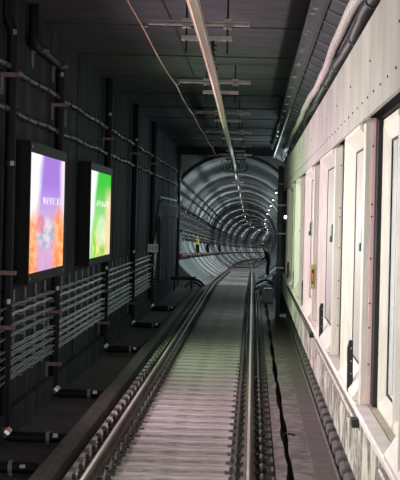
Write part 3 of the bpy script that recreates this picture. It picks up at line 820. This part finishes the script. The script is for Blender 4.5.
# red fire main along the left tunnel wall
r = empty('fire_main', (TC - 2.3, 49.6, .9), 'dull red fire pipe low along the left tunnel wall', 'pipe'); o = (TC - 2.3, 49.6, .9)
b = MB(); b.tube(along(math.radians(212.0), 2.46, 50.6, 260), .075, 10); b.build('pipe_run', M['redpipe'], r, o, smooth=True)
for d in (50.9, 55, 60, 65, 72):
    p = along(math.radians(212.0), 2.46, d, d + 1)[0]; b = MB(); b.tube([(p[0], d, p[2]), (p[0], d + .12, p[2])], .11, 10); b.build('pipe_coupling', M['redpipe'], r, o)
def wallbox(d, ang, w, h, m, name, label, cat, lid=None):
    a = math.radians(ang); p = Vector((TC + px(d) + 2.56 * math.cos(a), d, ZT + pz(d) + 2.56 * math.sin(a)))
    r = empty(name, p, label, cat)
    b = MB(); b.box(-.06, .10, -.05, w, -h / 2, h / 2); b.build('body', m, r, bevel=.01)
    b = MB(); b.box(.10, .115, .02, w - .07, -h / 2 + .04, h / 2 - .04); b.build('lid', lid or m, r)
    b = MB(); b.box(-.02, .04, -.062, -.05, -h / 2 + .06, h / 2 - .06); b.build('end_plate', lid or m, r)
    b = MB(); b.box(-.12, -.06, 0, w - .05, -.04, .04); b.build('bracket', M['steel_dark'], r)
    return r
wallbox(50.8, 197, .5, .30, M['orange'], 'orange_tag', 'small orange marker just inside the tunnel mouth on the left', 'marker')
wallbox(51.5, 203, .35, .62, M['red'], 'fire_box', 'dark red upright box on the left tunnel wall by the mouth', 'box')
wallbox(55.5, 198.5, .7, .75, M['tealbox'], 'grey_cabinet', 'tall grey cabinet on the left tunnel wall', 'cabinet')
wallbox(72, 205, .6, .6, M['steel_dark'], 'dark_box', 'black box on the tunnel wall before the yellow sign', 'box')
wallbox(74, 199, .35, .9, M['yellow'], 'yellow_sign', 'small yellow sign on the left tunnel wall', 'sign')
wallbox(88, 205, 1.6, .8, M['steel_dark'], 'dark_cabinet', 'dark cabinet further along the left tunnel wall', 'cabinet')
wallbox(118, 205, 1.6, .8, M['steel_dark'], 'far_cabinet', 'small dark cabinet deepest in the tunnel', 'cabinet')
wallbox(52.5, 152, .15, .22, M['insul'], 'round_horn', 'small black horn unit high on the left tunnel wall', 'horn')
wallbox(53.5, 156, .2, .25, M['white'], 'white_unit', 'little white unit above the horn in the tunnel', 'unit')

# tunnel lamps along the right haunch
LAMP = emis('tunnel_lamp_glow', (.86, .95, 1.0), 8)
d = 53.5; k = 0
while d < 290:
    p = Vector((1.10 + px(d), d, CZ + 1.56 + pz(d)))
    r = empty('tunnel_lamp', p, 'lit white tube lamp high on the right side of the tunnel', 'lamp', 'lamps in the bored tunnel')
    b = MB(); b.box(-.05, .12, -.45, .45, 0, .14); b.build('lamp_body', M['steel_dark'], r)
    b = MB(); b.box(-.05, .02, -.30, .30, -.04, 0); b.build('lamp_tube', LAMP, r)
    if d < 290:
        L = bpy.data.lights.new('lamp_light', 'SPOT'); L.spot_size = math.radians(150); L.spot_blend = .8; L.energy = 640; L.color = (.82, .95, .97); L.shadow_soft_size = .12
        G = bpy.data.lights.new('lamp_fill', 'POINT'); G.energy = 22; G.color = L.color if False else (.82, .95, .97); G.shadow_soft_size = .1
        go = bpy.data.objects.new('lamp_fill', G); COL.objects.link(go); go.parent = r; go.location = (-.7, 0, -.5)  # added fill light set off the tube to lift the dark right wall
        lo = bpy.data.objects.new('lamp_light', L); COL.objects.link(lo); lo.parent = r; lo.location = (-.16, 0, -.10); lo.rotation_euler = Vector((-1, 0, -.75)).to_track_quat('-Z', 'Y').to_euler()
    d += 9.0 if d < 98 else 18.0
    k += 1

# ------------------------------------------------------------------ dark platform end: posts, gate, lamp, plinths
r = empty('end_gate', (.82, 34.2, ZF), 'black steel frame beyond the last platform door', 'gate'); o = (.82, 34.2, ZF)
for xx, yy in ((.70, 34.2), (.98, 34.2), (.86, 38.0)):
    b = MB(); b.box(xx - .06, xx + .06, yy - .06, yy + .06, ZF, 3.80); b.build('upright', M['steel_dark'], r, o)
for z in (1.1, 2.0, 2.75, 3.3):
    b = MB(); b.box(.64, 1.04, 34.10, 34.14, z, z + .035); b.build('cross_bar', M['strip'], r, o)
b = MB(); b.box(.74, .94, 34.3, 34.36, ZF + .1, 3.75); b.build('infill', M['darkwall'], r, o)
r = empty('end_lamp', (.80, 33.6, 2.42), 'small bright white lamp at the end of the platform doors', 'lamp'); o = (.80, 33.6, 2.42)
b = MB(); b.box(.78, .90, 33.58, 33.70, 2.40, 2.52); b.build('lamp_body', M['steel_dark'], r, o)
b = MB(); b.tube([(.84, 33.58, 2.45), (.84, 33.56, 2.45)], .035, 12); b.build('lamp_lens', emis('end_lamp_glow', (.75, .92, 1.0), 25), r, o)
L = bpy.data.lights.new('end_lamp_light', 'POINT'); L.energy = 120; L.color = (.72, .96, .93); L.shadow_soft_size = .05
lo = bpy.data.objects.new('end_lamp_light', L); COL.objects.link(lo); lo.parent = r; lo.location = (-.10, 1.2, .25)
r = empty('added_mouth_lamp', (1.12, 45.2, 3.35), 'added unseen lamp on the right just before the tunnel mouth, behind the black gate', 'lamp'); o = (1.12, 45.2, 3.35)  # added lamp, hidden by the gate, to brighten the walls round the mouth
b = MB(); b.box(1.08, 1.15, 44.9, 45.5, 3.30, 3.42); b.build('lamp_body', M['steel_dark'], r, o)
b = MB(); b.box(1.06, 1.08, 44.95, 45.45, 3.32, 3.40); b.build('lamp_tube', LAMP, r, o)
L = bpy.data.lights.new('added_mouth_light', 'POINT'); L.energy = 150; L.color = (.74, .96, .93); L.shadow_soft_size = .08
lo = bpy.data.objects.new('added_mouth_light', L); COL.objects.link(lo); lo.parent = r; lo.location = (-.16, 0, 0)
for (x0, x1, d0, d1, h, lab) in ((.34, .70, 40.2, 41.2, .38, 'grey concrete plinth beside the right rail, nearer one'), (.30, .62, 44.0, 45.6, .30, 'low concrete block beside the right rail before the tunnel'), (.72, 1.0, 43.0, 45.0, .75, 'taller grey block against the platform end')):
    r = empty('concrete_block', ((x0 + x1) / 2, d0, ZF), lab, 'block'); o = ((x0 + x1) / 2, d0, ZF)
    b = MB(); b.box(x0, x1, d0, d1, ZF, ZF + h); b.build('block_body', M['tealbox'], r, o, bevel=.02)
    b = MB(); b.box(x0 + .05, x1 - .05, d0 + .1, d1 - .1, ZF + h, ZF + h + .04); b.build('cap', M['steel_dark'], r, o)
for i, (x0, d0, x1, d1) in enumerate(((.15, 46.5, 1.05, 48.5), (.2, 50.5, 1.0, 49.0), (-2.4, 47.0, -1.85, 47.6), (-2.35, 49.2, -1.75, 48.2))):
    b = MB(); pts = [(x0 + (x1 - x0) * t, d0 + (d1 - d0) * t, ZF + .06 + .18 * math.sin(PI * t)) for t in [k / 10 for k in range(11)]]
    b.tube(pts, .045, 8); tag(b.build('floor_hose', M['insul'], origin=pts[0], smooth=True), ['black hose arched over the bed right of the rails', 'second black hose right of the rails, at the mouth', 'black hose on the floor left of the rails before the mouth', 'black hose left of the rails right at the mouth'][i], 'hose')
r = empty('floor_pipe', (-2.5, 45.5, ZF), 'dark low pipe stub beside the corner at the tunnel mouth', 'pipe'); o = (-2.5, 45.5, ZF)
b = MB(); b.tube([(-2.85, 45.5, .25), (-1.95, 45.5, .25)], .06, 10); b.build('pipe_run', M['insul'], r, o, smooth=True)
for xx in (-2.7, -2.1):
    b = MB(); b.box(xx - .03, xx + .03, 45.47, 45.53, ZF, .25); b.build('pipe_leg', M['steel_dark'], r, o)
# little iron handle lying by the ditch
b = MB(); b.tube([(.40, 15.55, ZF + .012), (.44, 15.62, ZF + .03), (.50, 15.6, ZF + .03), (.56, 15.62, ZF + .012)], .012, 6)
tag(b.build('iron_hook', M['insul'], origin=(.48, 15.6, ZF), smooth=True), 'small black iron hook lying across the drain groove', 'hook')

# ------------------------------------------------------------------ stooping worker in the tunnel
def person():
    D0 = 61.5; base = Vector((.74, D0, -.235 + pz(D0) + .035))
    r = empty('person', base, 'person in black clothes standing stooped by the right rail at the tunnel mouth, head bowed', 'person')
    V = []; E = []; Rr = []
    def add(p, rad, par=None):
        V.append(p); Rr.append(rad); i = len(V) - 1
        if par is not None: E.append((par, i))
        return i
    # x: facing -x, y: left/right, z up
    pel = add((.05, 0, .86), (.15, .13)); sp = add((.02, 0, 1.02), (.15, .12), pel); ch = add((-.07, 0, 1.22), (.18, .13), sp)
    nb = add((-.15, 0, 1.38), (.075, .075), ch); nk = add((-.20, 0, 1.45), (.055, .055), nb); hd = add((-.255, 0, 1.52), (.085, .080), nk); ht = add((-.29, 0, 1.60), (.085, .078), hd); tp = add((-.30, 0, 1.655), (.05, .05), ht)
    for s in (-1, 1):
        hip = add((.05, s * .10, .80), (.095, .09), pel); kn = add((-.01 + .03 * s, s * .11, .46), (.062, .062), hip); an = add((.05 + .03 * s, s * .11, .10), (.045, .045), kn)
        he = add((.05 + .03 * s, s * .11, .04), (.045, .04), an); to = add((-.13 + .03 * s, s * .12, .03), (.035, .03), he)
        sh = add((-.09, s * .19, 1.31), (.070, .070), ch); el = add((-.10, s * .25, 1.04), (.050, .050), sh); wr = add((-.30, s * .17, .92), (.034, .034), el)
        pm = add((-.37, s * .15, .90), (.036, .022), wr)
        for j, (dy, ln) in enumerate(((-.03, .075), (-.01, .085), (.012, .08), (.032, .06))):
            f1 = add((-.41, s * .15 + dy, .895), (.010, .010), pm); f2 = add((-.41 - ln * .5, s * .15 + dy, .875), (.009, .009), f1); add((-.41 - ln * .75, s * .15 + dy * .9, .85), (.008, .008), f2)
        t1 = add((-.34, s * .15 - s * .045, .905), (.012, .012), pm); add((-.38, s * .15 - s * .06, .895), (.010, .010), t1)
    me = bpy.data.meshes.new('body'); me.from_pydata(V, E, [])
    ob = bpy.data.objects.new('body', me); COL.objects.link(ob); ob.parent = r
    sk = ob.modifiers.new('skin', 'SKIN'); me.skin_vertices.new() if not me.skin_vertices else None
    for i, q in enumerate(Rr): me.skin_vertices[0].data[i].radius = q; me.skin_vertices[0].data[i].use_root = (i == 0)
    su = ob.modifiers.new('sub', 'SUBSURF'); su.levels = 2; su.render_levels = 2
    dg = bpy.context.evaluated_depsgraph_get(); ev = ob.evaluated_get(dg); me2 = bpy.data.meshes.new_from_object(ev)
    ob.modifiers.clear(); ob.data = me2; me2.name = 'body'
    me2.materials.clear(); me2.materials.append(M['cloth']); me2.materials.append(M['skin'])
    for p in me2.polygons:
        c = p.center; p.use_smooth = True
        if c.z > 1.42 and c.x < -.15 or (c.x < -.31 and c.z < 1.0 and c.z > .8): p.material_index = 1
    # face features and hair
    b = MB(); b.tube([(-.37, 0, 1.57), (-.395, 0, 1.545), (-.375, 0, 1.535)], .012, 6); b.build('nose', M['skin'], r, smooth=True)
    for s in (-1, 1):
        b = MB(); b.tube([(-.362, s * .035, 1.585), (-.372, s * .035, 1.585)], .011, 8); b.build('eye', M['hair'], r)
        b = MB(); b.tube([(-.275, s * .078, 1.565), (-.27, s * .092, 1.575)], .022, 8); b.build('ear', M['skin'], r)
    b = MB(); b.tube([(-.362, -.025, 1.515), (-.366, 0, 1.513), (-.362, .025, 1.515)], .006, 6); b.build('mouth', M['redpipe'], r)
    vs = []; fs = []; nu, nv = 14, 7
    for j in range(nv + 1):
        th = PI * .56 * j / nv
        for i in range(nu):
            a = 2 * PI * i / nu
            lx = .118 * math.sin(th) * math.cos(a); ly = .100 * math.sin(th) * math.sin(a); lz = .110 * math.cos(th)
            if math.cos(a) < -.5 and j == nv: lz += .05
            vs.append((-.275 + lx + .01, ly, 1.60 + lz))
    for j in range(nv):
        for i in range(nu): fs.append((j * nu + i, j * nu + (i + 1) % nu, (j + 1) * nu + (i + 1) % nu, (j + 1) * nu + i))
    b = MB(); b.add(vs, fs); b.build('hair', M['hair'], r, smooth=True)
person()

# ------------------------------------------------------------------ lights
def spot(name, loc, to, e, col, size=150, rad=.05, blend=.6):
    L = bpy.data.lights.new(name, 'SPOT'); L.energy = e; L.color = col; L.spot_size = math.radians(size); L.spot_blend = blend; L.shadow_soft_size = rad
    o = bpy.data.objects.new(name, L); COL.objects.link(o); o.location = loc
    o.rotation_euler = (Vector(to) - Vector(loc)).to_track_quat('-Z', 'Y').to_euler()
    return o
XS = -2.66
for k in range(3):
    y = 16.2 + k * 1.0; spot('purple_poster_light', (XS, y, 2.4), (1, y, 2.2), 235, (1.0, .76, .86), 165)
for k in range(3):
    y = 22.1 + k * 1.05; spot('green_poster_light', (XS, y, 2.4), (1, y, 2.2), 165, (.76, 1.0, .68), 165)
for k in range(4):
    y = 8.0 + k * 1.35; spot('unseen_poster_light', (XS, y, 2.4), (1, y, 2.2), 205, (1.0, .94, .86), 165)  # added spots where an unseen third poster box, not built, would hang
for s in (-1, 1):
    spot('train_headlight', (TC + s * .8, -.6, 1.0), (TC + s * .75, 40, .6), 650, (1, .97, .92), 40, .10)

w = bpy.data.worlds.new('World'); S.world = w; w.use_nodes = True
w.node_tree.nodes['Background'].inputs[0].default_value = (.62, .82, 1.0, 1); w.node_tree.nodes['Background'].inputs[1].default_value = .36

# ------------------------------------------------------------------ camera
cd = bpy.data.cameras.new('camera'); cam = bpy.data.objects.new('camera', cd); COL.objects.link(cam)
cd.sensor_fit = 'HORIZONTAL'; cd.sensor_width = 36; cd.lens = 1300 * 36 / 400.0
cd.shift_x = -53 / 400.0; cd.shift_y = -22 / 400.0; cd.clip_end = 600; cd.clip_start = .1
cam.matrix_world = Matrix.Translation((0, 0, CZ)) @ Matrix.Rotation(PI / 2, 4, 'X') @ Matrix.Rotation(.0227, 4, 'Z')
S.camera = cam
vs = S.view_settings; S.display_settings.display_device = 'sRGB'
vs.view_transform = 'Standard'; vs.look = 'None'; vs.gamma = 1; vs.use_curve_mapping = False; vs.exposure = 0.0
